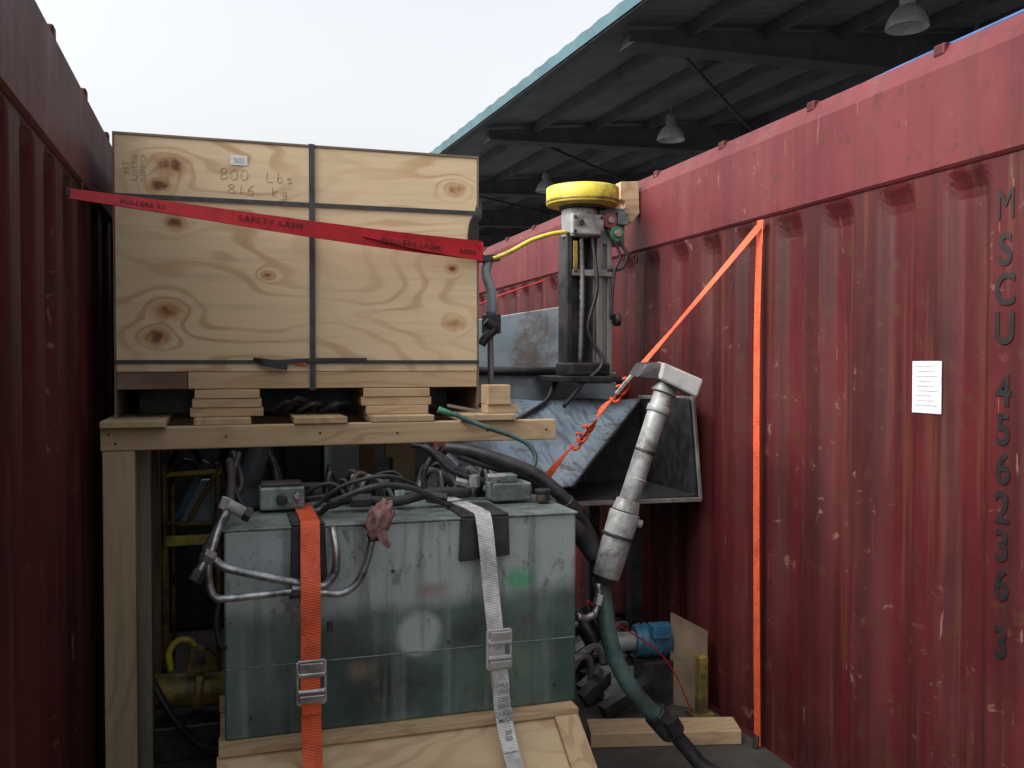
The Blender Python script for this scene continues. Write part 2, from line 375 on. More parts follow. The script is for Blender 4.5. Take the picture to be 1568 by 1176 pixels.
# ------------------------------------------------------------ CRATE
YC=3.2; cx0,cx1=-.342,.876; ct=.742
K=[]
K.append(box('plywood_box',cx0+.006,cx1-.006,YC,YC+1.0,-.03,ct-.008,M['ply'],.001))
for nm,a in (('top_edge',(cx0,cx1,YC-.003,YC+1.003,ct-.0075,ct)),('left_edge',(cx0,cx0+.0055,YC-.003,YC+1.003,-.20,ct-.008)),('right_edge',(cx1-.0055,cx1,YC-.003,YC+1.003,-.17,ct-.008))):
    K.append(box(nm,*a,M['brownwood'],0))
K.append(box('base_board',-.118,cx1-.006,YC+.002,YC+.03,-.088,-.031,M['pinex'],.002))
K.append(box('base_board_dark',cx0+.006,-.12,YC+.004,YC+.035,-.088,-.031,M['brownwood'],.002))
for i,(a,b) in enumerate(((-.113,.122),(.452,.70))):
    for j in range(3):
        sh=.012*((i*2+j)%3)
        K.append(box(f'skid_{i+1}_{j+1}',a+sh*.6,b-sh*.5,YC-.004-sh*.3,YC+.98,-.181+j*.0305,-.1515+j*.0305,M['pinex'],.0025))
K.append(box('skid_rear',cx0+.02,cx1-.02,YC+.90,YC+.98,-.181,-.032,M['brownwood'],.003))
K.append(box('band_upper',cx0-.001,cx1+.001,YC-.005,YC-.0035,.531,.545,M['band'],0))
K.append(box('band_lower',cx0-.001,cx1+.001,YC-.005,YC-.0035,-.004,.008,M['band'],0))
K.append(box('band_vertical',.276,.295,YC-.0075,YC-.0055,-.095,ct+.002,M['band'],0))
K.append(box('band_vertical_top',.276,.295,YC-.0075,YC+1.0,ct+.0005,ct+.002,M['band'],0))
K.append(ribbon('band_tail',[(.10,YC-.016,.008),(.16,YC-.02,.001),(.24,YC-.015,.006),(.34,YC-.01,.010),(.47,YC-.012,.011)],(0,0,1),(.018,.010),M['black'],.002))
K.append(ribbon('band_tail_loop',[(.09,YC-.012,.012),(.13,YC-.03,-.004),(.20,YC-.028,-.016)],(0,0,1),(.012,.022),M['black'],.002))
K.append(box('band_seal',.225,.262,YC-.013,YC-.008,-.008,.012,M['orange'],.001))
K+=handwrite('weight_stroke','800  Lbs',-.015,YC-.0002,.610,.036,.036,M['inkb'],-.0006)
K+=handwrite('weight_kg_stroke','816  kg',.010,YC-.0002,.564,.030,.034,M['inkb'],-.0006)
K.append(text('stamp','HT\nUSDA\nNPPO',(-.275,YC-.0008,.63),(0,0,1),(-1,0,0),.026,M['inkb'],1.2,1.1,.0002,-.0004))
K.append(box('sticker',.022,.075,YC-.0016,YC+.0005,.658,.690,M['paper'],0))
for k in range(6): K.append(box(f'sticker_bar_{k+1}',.030+k*.006,.033+k*.006+.001*(k%2),YC-.0022,YC-.0018,.664,.682,M['print'],0))
K.append(ribbon('corner_protector',[(cx1+.004,YC+.01,.58),(cx1-.004,YC-.008,.53),(cx1-.02,YC-.012,.50),(cx1-.024,YC-.012,.44),(cx1-.012,YC-.012,.40)],[(1,.2,0)]*5,(.02,.05),M['black'],.006))
for i in range(7):
    x=.14+random.random()*.28
    K.append(tube(f'packed_hose_{i+1}',[(x-.05,YC+.08,-.17),(x,YC+.05,-.12-random.random()*.03),(x+.05,YC+.09,-.15),(x+.03,YC+.15,-.17)],.009,M['black'] if i%3 else M['dark']))
K.append(box('underside_block',cx0+.05,cx1-.05,YC+.28,YC+.34,-.181,-.035,M['dark'],.002))
group('wooden_crate',K)

a=V((-.42,2.82,.473)); b=V((.884,3.186,.402))
S=[ribbon('webbing',[a,a.lerp(b,.25)+V((0,0,-.002)),a.lerp(b,.5)+V((0,0,-.006)),a.lerp(b,.75)+V((0,0,-.006)),b],[(0,.6,1),(0,.35,1),(0,.1,1),(0,0,1),(0,0,1)],(.036,.070),M['redweb'])]
S.append(ribbon('webbing_side',[b,b+V((.004,.03,0)),(.884,3.6,.40),(.884,4.1,.39)],(0,0,1),.06,M['redweb']))
S.append(ribbon('webbing_fold',[a.lerp(b,.66)+V((0,-.006,.002)),a.lerp(b,.8)+V((0,-.008,-.012)),b+V((0,-.008,-.018))],(0,.1,1),(.02,.040),M['redweb']))
S.append(box('wall_hook',-.425,-.41,2.81,2.83,.46,.485,M['dark'],.003))
d=(b-a)
for i,(t,s) in enumerate(((.15,'PULLERS 5T'),(.43,'SAFETY LASH'),(.79,'PULLERS LASH'),(.955,'5000'))):
    p=a.lerp(b,t)+V((0,-.012 if t>.6 else -.0065,-.003 if t<.6 else -.012))
    S.append(text(f'print_{i+1}',s,p,d,(0,0,1),.016 if t<.2 else .023,M['ink'],1.35,1.15,.0002,.0004))
group('red_tie_down_strap',S)

# ------------------------------------------------------------ TIMBER STAND
T=[]
T.append(box('front_beam',-.375,1.14,3.10,3.14,-.278,-.2045,M['pinex'],.004))
T.append(box('post_front_left',-.370,-.275,3.102,3.19,ZF,-.279,M['pinez'],.004))
T.append(box('post_second_left',-.345,-.248,3.36,3.45,ZF,-.279,M['greywood'],.004))
T.append(box('post_rear_left',-.36,-.27,4.12,4.2,ZF,-.279,M['pinez'],.004))
T.append(box('post_middle',.635,.725,3.62,3.70,ZF,-.279,M['pinez'],.004))
T.append(box('post_rear_right',1.0,1.09,4.12,4.2,ZF,-.279,M['pinez'],.004))
T.append(box('rear_beam',-.375,1.14,4.16,4.2,-.278,-.2045,M['pinex'],.004))
T.append(box('middle_beam',-.30,1.05,3.63,3.67,-.278,-.2045,M['pinex'],.004))
T.append(hexa('gusset',[(.60,3.6,-.279),(.66,3.6,-.279),(.66,3.618,-.279),(.60,3.618,-.279),(.60,3.6,-.37),(.635,3.6,-.38),(.635,3.618,-.38),(.60,3.618,-.37)],M['pinez']))
for i,(x0,x1,yy,z1) in enumerate(((-.372,-.18,3.06,-.1815),(-.10,.08,3.12,-.1815),(.215,.39,3.09,-.1815),(.47,.69,3.10,-.1815),(.78,.98,3.08,-.1815),)):
    T.append(box(f'deck_board_{i+1}',x0,x1,yy,4.2,-.204,z1-.0005,M['piney'] ,.003))
T.append(box('offcut_block',.885,.97,3.11,3.20,-.150,-.08,M['pinex'],.003))
T.append(box('offcut_block_small',.885,1.0,3.12,3.2,-.1815,-.1505,M['pinex'],.003))
T.append(box('side_ledger',-.372,-.346,3.2,4.1,-.40,-.31,M['pinex'],.003))
for i,(x,z) in enumerate(((-.35,-.225),(-.33,-.255),(.0,-.24),(.3,-.235),(.56,-.24),(.88,-.24),(1.10,-.24))):
    T.append(cyl(f'nail_{i+1}',(x,3.097,z),(x,3.101,z),.004,M['dark'],n=8,bevel=.0005))
group('timber_stand',T)

# ------------------------------------------------------------ TANK
K=[]
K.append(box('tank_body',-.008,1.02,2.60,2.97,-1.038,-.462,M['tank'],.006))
K.append(box('top_lip',-.012,1.024,2.592,2.975,-.4615,-.455,M['ggrey'],.002))
K.append(box('seam',-.004,1.018,2.598,2.602,-.842,-.839,M['ggrey'],.001))
for i,(x,z) in enumerate(((.275,-.735),(.455,-.60),(.62,-.82),(.95,-.98),(.06,-.98))):
    K.append(cyl(f'bolt_{i+1}',(x,2.594,z),(x,2.601,z),.005,M['dark'],n=12,bevel=.001))
K.append(hexa('rubber_pad_left',[(.172,2.585,-.455),(.262,2.585,-.455),(.262,2.5975,-.455),(.172,2.5975,-.455),(.165,2.580,-.655),(.27,2.580,-.645),(.27,2.596,-.645),(.165,2.596,-.655)],M['black'],.003))
K.append(hexa('rubber_pad_right',[(.655,2.585,-.456),(.80,2.585,-.456),(.80,2.5975,-.456),(.655,2.5975,-.456),(.648,2.578,-.582),(.803,2.582,-.572),(.803,2.596,-.572),(.648,2.596,-.582)],M['black'],.003))
K.append(box('pad_left_top',.172,.262,2.585,2.80,-.4545,-.447,M['black'],.002))
K.append(box('pad_right_top',.655,.80,2.585,2.82,-.4545,-.447,M['black'],.002))
K.append(box('sight_slot',.268,.285,2.596,2.601,-.76,-.73,M['dark'],.002))
group('hydraulic_tank',K)

K=[]
K.append(prism('sloped_plywood',[(2.56,-1.060),(1.98,-1.449),(2.02,-1.449),(2.585,-1.075)],'yz',-.03,1.012,M['ply2'],.002))
K.append(box('top_board',-.025,1.008,2.545,2.64,-1.059,-1.0385,M['pinex'],.002))
K.append(box('rear_board',-.025,1.008,2.88,2.97,-1.059,-1.0385,M['pinex'],.002))
K.append(prism('side_cheek_right',[(2.56,-1.068),(2.03,-1.449),(2.97,-1.449),(2.97,-1.06),(2.6,-1.06)],'yz',.975,1.006,M['ply2'],.001))
K.append(prism('side_cheek_left',[(2.56,-1.068),(2.03,-1.449),(2.97,-1.449),(2.97,-1.06),(2.6,-1.06)],'yz',-.022,.01,M['ply2'],.001))
K.append(beam('edge_batten',(.965,2.545,-1.062),(.965,2.02,-1.413),.07,.018,M['piney']))
group('wooden_skid',K)

def buckle(pref,c,w,h,mat):
    x,y,z=c; L=[]
    pts=[V(p) for p in [(x-w,y,z-h),(x+w,y,z-h),(x+w,y,z+h),(x-w,y,z+h)]]
    for i in range(4):
        L.append(beam(f'{pref}_frame_{i+1}',pts[i],pts[(i+1)%4],.008,.008,mat,up=(0,1,.01),bevel=.002))
    L.append(cyl(f'{pref}_roller_top',(x-w,y-.004,z+h*.42),(x+w,y-.004,z+h*.42),.010,mat,n=16))
    L.append(cyl(f'{pref}_roller_bottom',(x-w,y-.004,z-h*.42),(x+w,y-.004,z-h*.42),.008,mat,n=16))
    L.append(hexa(f'{pref}_plate',[(x-w*.95,y-.012,z+h*.45),(x+w*.95,y-.012,z+h*.45),(x+w*.95,y-.006,z+h*.45),(x-w*.95,y-.006,z+h*.45),(x-w*.9,y-.020,z+h*1.0),(x+w*.9,y-.020,z+h*1.0),(x+w*.9,y-.012,z+h*1.0),(x-w*.9,y-.012,z+h*1.0)],mat,.003))
    L.append(hexa(f'{pref}_plate_low',[(x-w*.9,y-.012,z-h*.95),(x+w*.9,y-.012,z-h*.95),(x+w*.9,y-.006,z-h*.95),(x-w*.9,y-.006,z-h*.95),(x-w*.95,y-.016,z-h*.55),(x+w*.95,y-.016,z-h*.55),(x+w*.95,y-.01,z-h*.55),(x-w*.95,y-.01,z-h*.55)],mat,.003))
    return L
K=[ribbon('webbing',[(.225,2.96,-.449),(.224,2.75,-.444),(.222,2.62,-.444),(.221,2.578,-.450),(.217,2.53,-.53),(.213,2.475,-.60),(.212,2.465,-.70),(.211,2.462,-.80),(.211,2.46,-.92),(.212,2.455,-1.0),(.213,2.42,-1.085),(.213,2.30,-1.22),(.213,2.02,-1.42)],(1,0,0),.052,M['orange']),
   ribbon('loose_tail',[(.211,2.452,-.72),(.209,2.446,-.78),(.208,2.44,-.86),(.212,2.446,-.93)],(1,0,.05),.050,M['orange'])]
K+=buckle('buckle',(.211,2.446,-.845),.036,.056,M['steel'])
group('orange_ratchet_strap',K)
K=[ribbon('webbing',[(.70,2.96,-.449),(.712,2.75,-.444),(.718,2.62,-.444),(.719,2.578,-.452),(.722,2.548,-.53),(.728,2.53,-.65),(.734,2.50,-.78),(.738,2.492,-.86),(.745,2.48,-.95),(.752,2.45,-1.05),(.760,2.40,-1.12),(.765,2.28,-1.23),(.77,2.02,-1.42)],(1,0,.03),.048,M['whiteweb']),
   ribbon('printed_tail',[(.738,2.482,-.86),(.744,2.474,-.92),(.742,2.47,-.97),(.752,2.462,-1.03),(.756,2.42,-1.09)],(1,0,.06),.046,M['whiteweb'])]
K+=buckle('buckle',(.737,2.474,-.815),.034,.054,M['greyc'])
for i,z in enumerate((-.925,-.965,-1.005,-1.05)):
    K.append(text(f'print_{i+1}',('WLL\n1000','LBS\n5000','CARGO\nMAX','20\n00')[i],(.745+.003*i,2.464-.003*i-(.02 if i==3 else 0),z),(1,0,.1),(0,0,1),.018,M['sprint'],1.1,1.0,.0002,.0003))
group('white_ratchet_strap',K)

# ------------------------------------------------------------ bent tubes at left of tank
yt=2.515
K=[]
K.append(tube('delivery_tube',[(-.076,yt-.02,-.556),(-.062,yt-.01,-.53),(-.048,yt,-.508),(-.03,yt,-.520),(.0,yt,-.5425),(.09,yt,-.570),(.179,yt,-.594),(.235,yt,-.608),(.262,yt,-.600),(.283,yt,-.565),(.284,yt,-.51),(.280,yt+.04,-.458)],.0115,M['chrome']))
K.append(cyl('tube_end_nut',(-.082,yt-.024,-.568),(-.066,yt-.014,-.542),.019,M['dark'],n=6))
K.append(cyl('elbow_nut',(-.060,yt-.008,-.50),(-.034,yt,-.516),.020,M['chrome'],n=6))
K.append(tube('return_tube',[(.02,yt+.16,-.40),(-.004,yt+.08,-.415),(-.03,yt+.02,-.47),(-.046,yt,-.53),(-.044,yt,-.585),(-.030,yt,-.618),(.0,yt,-.623),(.09,yt,-.620),(.179,yt,-.617),(.25,yt,-.626),(.30,yt,-.632),(.342,yt,-.605),(.368,yt,-.55),(.380,yt,-.50),(.390,yt,-.455)],.0105,M['chrome']))
K.append(cyl('bracket_nut',(.165,yt,-.612),(.20,yt,-.614),.017,M['chrome'],n=6))
K.append(tube('black_hose',[(.01,2.9,-.30),(.015,2.8,-.34),(.005,2.65,-.40),(-.03,2.56,-.46),(-.055,2.54,-.50)],.013,M['black']))
K.append(tube('thin_hose',[(-.02,2.55,-.62),(-.03,2.56,-.70),(-.02,2.58,-.76),(-.005,2.6,-.78)],.006,M['black']))
K.append(cyl('valve_body',(-.005,2.56,-.375),(.045,2.56,-.405),.016,M['greyc'],n=12))
K.append(cyl('valve_body_small',(.0,2.55,-.36),(-.012,2.55,-.39),.012,M['greyc'],n=6))
K.append(cyl('valve_cap',(.045,2.56,-.405),(.062,2.56,-.414),.021,M['dark'],n=8))
group('hydraulic_tube_assembly',K)
bm=bmesh.new(); bmesh.ops.create_icosphere(bm,subdivisions=4,radius=1)
for v in bm.verts:
    n=mn.noise(v.co*2.2)*.35+mn.noise(v.co*5)*.18
    p=v.co*(1+n); v.co=V((.402+p.x*.034+p.z*.014,2.50+p.y*.03,-.432+p.z*.052))
K=[obj_from_bm('wrapped_cloth',bm,M['rag'],True),
   cyl('stem',(.39,2.50,-.49),(.388,2.502,-.465),.020,M['dark'],n=8),
   ribbon('cloth_tail',[(.40,2.48,-.46),(.41,2.475,-.485),(.425,2.48,-.505)],(1,0,.3),(.03,.012),M['rag'],.006)]
group('rag_wrapped_valve',K)

# ------------------------------------------------------------ clutter on top of tank
K=[]
K.append(box('manifold_left',.095,.228,2.84,2.94,-.447,-.378,M['ggrey'],.006))
K.append(box('manifold_left_cap',.10,.222,2.85,2.93,-.3775,-.366,M['dark'],.003))
K.append(cyl('manifold_port',(.16,2.82,-.415),(.16,2.84,-.415),.018,M['dark'],n=6))
K.append(cyl('manifold_port_b',(.205,2.825,-.405),(.205,2.84,-.405),.012,M['chrome'],n=6))
K.append(box('manifold_right',.815,.945,2.80,2.90,-.447,-.388,M['ggrey'],.006))
K.append(box('manifold_right_cap',.84,.90,2.81,2.87,-.3875,-.362,M['ggrey'],.004))
K.append(cyl('port_r',(.80,2.82,-.37),(.86,2.82,-.37),.014,M['steel'],n=6))
K.append(cyl('filler_neck',(.975,2.78,-.45),(.975,2.78,-.42),.022,M['dark']))
K.append(cyl('filler_cap',(.975,2.78,-.42),(.975,2.78,-.408),.027,M['black'],n=10))
def hose(nm,pts,r,mat='black',ribs=0,sub=8): K.append(tube(nm,pts,r,M[mat],sub,12,ribs))
hose('braided_hose_1',[(.26,2.72,-.445),(.30,2.70,-.41),(.38,2.69,-.375),(.46,2.70,-.365),(.55,2.72,-.385),(.62,2.74,-.425),(.66,2.75,-.445)],.009,'dark')
hose('braided_hose_2',[(.25,2.76,-.43),(.33,2.75,-.37),(.45,2.76,-.345),(.54,2.78,-.37),(.60,2.80,-.42)],.0065,'dark')
hose('black_hose_1',[(.30,2.8,-.43),(.36,2.82,-.42),(.5,2.8,-.43),(.62,2.82,-.41),(.75,2.85,-.42)],.016)
hose('green_hose',[(.73,2.99,-.172),(.78,2.985,-.195),(.85,2.98,-.222),(.93,2.98,-.25),(.995,2.98,-.285),(1.015,2.97,-.335),(.985,2.96,-.385),(.93,2.92,-.42)],.0085,'green')
hose('loop_hose_1',[(.63,3.0,-.28),(.66,2.98,-.30),(.72,2.96,-.36),(.80,2.95,-.39),(.87,2.94,-.41)],.012)
hose('loop_hose_2',[(.60,3.05,-.28),(.64,3.0,-.285),(.70,2.98,-.32),(.73,2.96,-.37),(.74,2.93,-.44)],.008,'dark')
hose('conduit_1',[(.64,3.0,-.45),(.63,3.0,-.38),(.65,3.0,-.33),(.69,3.02,-.285)],.011,'dark',.15,10)
hose('conduit_2',[(.74,2.96,-.31),(.82,2.93,-.34),(.92,2.92,-.37),(1.0,2.90,-.41),(1.05,2.85,-.47)],.014,'black',.1,12)
hose('cable_1',[(.04,2.95,-.28),(.02,2.9,-.36),(.06,2.88,-.44),(.16,2.96,-.44),(.30,2.9,-.42)],.008)
hose('cable_2',[(.02,3.0,-.28),(.045,2.96,-.38),(.0,2.9,-.45),(-.04,2.86,-.56)],.010,'dark')
for i,(p,q,r,m) in enumerate((((.80,2.95,-.37),(.77,2.95,-.345),.016,'steel'),((.86,2.93,-.40),(.90,2.92,-.43),.017,'dark'),((.70,2.97,-.31),(.735,2.96,-.345),.018,'chrome'),((.93,2.92,-.40),(.96,2.92,-.425),.015,'steel'),((.60,2.8,-.42),(.66,2.8,-.43),.020,'dark'),((.36,2.78,-.42),(.42,2.78,-.42),.022,'dark'),((.50,2.82,-.42),(.53,2.82,-.42),.024,'ggrey'),((.78,2.90,-.37),(.78,2.90,-.41),.018,'greyp'),((.72,2.92,-.39),(.76,2.92,-.40),.014,'steel'))):
    K.append(cyl(f'fitting_{i+1}',p,q,r,M[m],n=6))
K.append(cyl('green_nozzle',(.68,3.0,-.158),(.735,2.99,-.176),.012,M['greenb'],.008,n=10))
for i in range(20):
    x=.28+random.random()*.65; y=2.86+random.random()*.25; z=-.45+random.random()*.03
    dx=(random.random()-.5)*.35
    hose(f'packed_hose_{i+1}',[(x,y,z),(x+dx*.3,y+.03,z+.04+random.random()*.05),(x+dx*.8,y+.05,z+.03),(x+dx,y+.1,z-.05)],.006+random.random()*.006,random.choice(['black','dark','black','dark','ggrey']))
group('hose_and_valve_bundle',K)

# ------------------------------------------------------------ machinery behind tank
K=[]
K.append(box('engine_base',.06,1.12,3.25,4.9,-1.449,-1.15,M['dark'],.01))
K.append(box('engine_block',.12,.98,3.3,4.0,-1.149,-.62,M['dark'],.02))
K.append(box('engine_head',.20,.90,3.35,3.9,-.619,-.50,M['ggrey'],.015))
for i in range(6):
    K.append(cyl(f'head_cover_{i+1}',(.26+i*.115,3.38,-.50),(.26+i*.115,3.38,-.455),.04,M['dark'],n=12))
K.append(box('radiator_shroud',.19,.44,4.5,4.9,-.75,-.20,M['black'],.01))
K.append(hexa('blue_hood',[(.46,4.3,-.75),(.60,4.3,-.75),(.60,5.0,-.75),(.46,5.0,-.75),(.45,4.35,-.20),(.60,4.35,-.20),(.60,5.0,-.20),(.45,5.0,-.20)],M['bluegrey'],.02))
K.append(box('brown_panel',.62,.70,4.5,4.55,-.75,-.20,M['brownwood'],.004))
K.append(tube('intake_duct',[(.08,3.9,-.70),(.08,3.85,-.5),(.10,3.8,-.42),(.13,3.82,-.33),(.13,3.9,-.22)],.05,M['bluegrey']))
K.append(tube('intake_duct_b',[(.20,3.8,-.60),(.19,3.8,-.44),(.16,3.8,-.34),(.15,3.85,-.22)],.016,M['chrome']))
K.append(hexa('blue_bracket',[(-.19,4.1,-.68),(-.05,4.1,-.68),(-.03,4.14,-.68),(-.17,4.14,-.68),(-.12,4.1,-.50),(-.03,4.1,-.50),(-.03,4.14,-.50),(-.10,4.14,-.50)],M['bluegrey'],.008))
K.append(beam('blue_bracket_arm',(-.20,4.08,-.66),(-.08,4.08,-.42),.03,.03,M['blue']))
K.append(box('gearbox',.14,.95,2.99,3.24,-1.2,-.60,M['dark'],.02))
K.append(box('rear_bulkhead',-.30,1.15,5.2,5.3,-1.44,-.10,M['black'],.01))
for i in range(16):
    x=-.25+random.random()*.85; z=-.75+random.random()*.4
    K.append(tube(f'rear_pipe_{i+1}',[(x,4.2,z),(x+.05,4.15,z+.1),(x+.12,4.2,z+.06),(x+.16,4.3,z-.15)],.008+random.random()*.010,M[random.choice(['dark','black','chrome','bluegrey','ggrey'])]))
group('engine_unit',K)

K=[]
def rod(nm,p,q,r=.010,m='yellowd'): K.append(cyl(nm,p,q,r,M[m],n=12))
rod('upright_left',(-.245,4.0,ZF),(-.245,4.0,-.30),.014); rod('upright_right',(-.035,4.0,ZF),(-.035,4.0,-.42),.011)
rod('rail_upper',(-.245,4.0,-.462),(-.02,4.0,-.455),.010,'yellow'); rod('rail_lower',(-.25,4.0,-.665),(-.02,4.0,-.67))
rod('brace',(-.24,4.0,-.455),(-.15,4.0,-.37)); rod('brace_b',(-.15,4.0,-.66),(-.04,4.0,-.46))
K.append(box('guard_plate',-.24,-.05,3.98,4.01,-.755,-.715,M['yellow'],.004))
rod('rear_rail',(-.245,4.0,-.37),(-.245,4.6,-.37)); rod('rear_leg',(-.245,4.6,-.37),(-.245,4.6,ZF))
group('yellow_guard_rail',K)
K=[]
K.append(cyl('drum',(-.34,3.62,-1.22),(.05,3.62,-1.24),.062,M['yellowd'],n=24,bevel=.006))
K.append(cyl('drum_flange',(-.31,3.62,-1.22),(-.28,3.62,-1.222),.09,M['dark'],n=24,bevel=.006))
K.append(cyl('drum_flange_b',(-.12,3.62,-1.225),(-.09,3.62,-1.228),.085,M['yellowd'],n=24,bevel=.006))
K.append(tube('shackle',[(-.20,3.58,-1.14),(-.205,3.57,-1.07),(-.175,3.57,-1.03),(-.135,3.57,-1.03),(-.115,3.58,-1.07),(-.12,3.58,-1.14)],.012,M['yellow']))
K.append(prism('lug',[(-.15,-1.15),(-.03,-1.15),(-.04,-1.10),(-.08,-1.06),(-.13,-1.05)],'xz',3.55,3.60,M['yellowd'],.006))
K.append(cyl('lug_bolt',(-.09,3.54,-1.10),(-.09,3.61,-1.10),.016,M['dark'],n=8))
K.append(box('winch_base',-.33,.02,3.5,3.74,ZF,-1.32,M['dark'],.008))
for s in (-.32,.02): K.append(prism(f'cheek_{int(s*100)+40}',[(3.52,-1.32),(3.72,-1.32),(3.69,-1.15),(3.62,-1.11),(3.55,-1.15)],'yz',s-.012,s+.012,M['yellowd'],.003))
K.append(tube('winch_hose',[(-.28,3.5,-1.10),(-.2,3.46,-1.25),(-.1,3.46,-1.38),(0,3.48,-1.42)],.014,M['black']))
group('yellow_winch',K)

# ------------------------------------------------------------ hopper + mast machine
K=[]
K.append(hexa('back_plate',[(1.20,4.6,-.05),(1.75,4.6,-.05),(1.75,4.63,-.05),(1.20,4.63,-.05),(1.20,4.6,.215),(1.75,4.6,.305),(1.75,4.63,.305),(1.20,4.63,.215)],M['bluegrey'],.004))
K.append(box('shelf',1.10,1.90,4.28,4.58,-.075,-.045,M['dark'],.004))
K.append(box('shelf_front',1.10,1.885,4.25,4.278,-.20,-.05,M['bluegrey'],.004))
K.append(cyl('shelf_pipe',(1.10,4.22,-.04),(1.62,4.22,-.045),.022,M['dark']))
bm=bmesh.new(); n=10
A,B,Cc,D=V((1.15,4.0,-.18)),V((1.90,4.0,-.18)),V((1.275,3.3,-.487)),V((.60,3.3,-.487))
rows=[[bm.verts.new(A.lerp(B,i/n).lerp(D.lerp(Cc,i/n),j/n)+V((0,0,.006*math.sin(i*1.3+j*.7)))) for i in range(n+1)] for j in range(n+1)]
for j in range(n):
    for i in range(n): bm.faces.new([rows[j][i],rows[j][i+1],rows[j+1][i+1],rows[j+1][i]])
o=obj_from_bm('chute_plate',bm,M['chute'],True); s=o.modifiers.new('s','SOLIDIFY'); s.thickness=.008; K.append(o)
K.append(beam('chute_edge',(1.905,4.0,-.175),(1.28,3.3,-.485),.012,.016,M['dark']))
K.append(box('hopper_side',1.24,1.90,4.0,4.03,-.60,-.19,M['black'],.004))
K.append(hexa('hopper_wall',[(1.30,3.42,-.57),(1.88,3.42,-.57),(1.88,3.95,-.57),(1.30,3.95,-.57),(1.30,3.42,-.555),(1.88,3.42,-.555),(1.88,3.95,-.555),(1.30,3.95,-.555)],M['black'],.003))
K.append(hexa('hopper_right_plate',[(1.87,3.42,-.57),(1.89,3.42,-.57),(1.91,4.0,-.57),(1.895,4.0,-.57),(1.845,3.42,-.150),(1.865,3.42,-.150),(1.91,4.0,-.16),(1.895,4.0,-.16)],M['black'],.002))
K.append(beam('hopper_front_frame',(1.30,3.40,-.565),(1.895,3.40,-.572),.012,.018,M['column']))
K.append(beam('hopper_frame_right',(1.892,3.40,-.572),(1.855,3.40,-.148),.012,.014,M['column'],up=(0,1,0)))
K.append(beam('hopper_top_right',(1.858,3.40,-.150),(1.895,4.0,-.165),.016,.018,M['column']))
for i,(x,y) in enumerate(((1.25,4.5),(1.86,4.5),(1.2,3.98),(1.86,3.98))): K.append(box(f'leg_{i+1}',x-.03,x+.03,y-.03,y+.03,ZF,-.21 if i<2 else -.60,M['dark'],.004))
K.append(tube('dark_strap',[(1.55,4.15,-.04),(1.48,4.05,-.10),(1.40,3.95,-.18),(1.20,3.75,-.25)],.012,M['black']))
K.append(tube('bracket_arm',[(1.14,4.0,.46),(1.13,4.0,.40),(1.155,4.0,.32),(1.155,4.0,.22)],.022,M['bluegrey']))
K.append(beam('bracket_head',(1.08,4.0,.465),(1.19,4.0,.475),.05,.03,M['dark']))
K.append(box('bracket_foot',1.12,1.19,3.96,4.04,.13,.22,M['dark'],.006))
K.append(cyl('bracket_post',(1.155,4.0,-.20),(1.155,4.02,.14),.014,M['column']))
K.append(tube('black_rag',[(1.10,3.9,.18),(1.14,3.9,.15),(1.10,3.9,.11),(1.08,3.9,.08)],.02,M['black']))
K.append(tube('thin_red_wire',[(1.10,5.5,.30),(1.4,5.4,.33),(1.6,5.3,.41),(1.85,5.2,.5)],.004,M['redweb']))
group('steel_hopper',K)

K=[]
def bx(nm,*a): K.append(box(nm,*a))
bx('column_left',1.515,1.60,3.98,4.10,-.06,.60,M['dark'],.004)
bx('column_left_flange',1.505,1.53,3.95,3.979,-.06,.60,M['dark'],.003)
bx('column_right',1.645,1.735,3.98,4.10,-.10,.60,M['column'],.004)
bx('column_right_flange',1.655,1.685,3.955,3.979,-.10,.58,M['column'],.003)
bx('column_right_edge',1.71,1.733,3.96,3.979,-.10,.58,M['column'],.003)
bx('column_web',1.60,1.645,4.05,4.07,-.10,.60,M['black'],0)
bx('tie_plate_1',1.53,1.73,3.945,3.954,.40,.43,M['column'],.003)
bx('yellow_tag',1.532,1.552,3.938,3.949,.42,.56,M['yellowd'],.003)
bx('base_plate',1.44,1.78,3.86,4.20,-.09,-.062,M['dark'],.005)
bx('base_block',1.50,1.70,3.9,4.1,-.061,.0,M['dark'],.01)
K.append(tube('mast_cable',[(1.62,3.94,.60),(1.64,3.92,.35),(1.60,3.93,.15),(1.66,3.9,.0),(1.55,3.88,-.10),(1.45,3.85,-.2)],.009,M['black']))
K.append(tube('mast_cable_b',[(1.70,3.94,.62),(1.76,3.93,.50),(1.735,3.94,.42),(1.72,3.94,.2)],.007,M['black']))
K.append(tube('mast_chain',[(1.575,3.955,.58),(1.578,3.95,.3),(1.57,3.955,.0)],.013,M['column'],16,10,.25))
K.append(cyl('pulley',(1.745,3.96,.20),(1.77,3.96,.20),.03,M['dark'],n=20))
K.append(cyl('motor_body',(1.585,4.0,.58),(1.585,4.0,.712),.085,M['greyp'],n=28,bevel=.006))
K.append(box('motor_plate',1.51,1.67,3.905,3.93,.585,.68,M['greyp'],.008))
K.append(cyl('motor_bolt',(1.555,3.895,.64),(1.555,3.905,.64),.014,M['dark'],n=6))
for i,(x,z) in enumerate(((1.525,.60),(1.655,.60),(1.525,.665),(1.655,.665))): K.append(cyl(f'plate_bolt_{i+1}',(x,3.898,z),(x,3.905,z),.008,M['dark'],n=6))
K.append(cyl('motor_neck',(1.60,4.0,.713),(1.60,4.0,.73),.11,M['dark'],n=28))
K.append(lathe('yellow_cap',[(0.0,-.010),(.135,-.010),(.148,-.004),(.166,-.004),(.170,.0),(.170,.074),(.165,.079),(.14,.081),(0,.082)],(1.60,4.0,.735),M['yellow'],40))
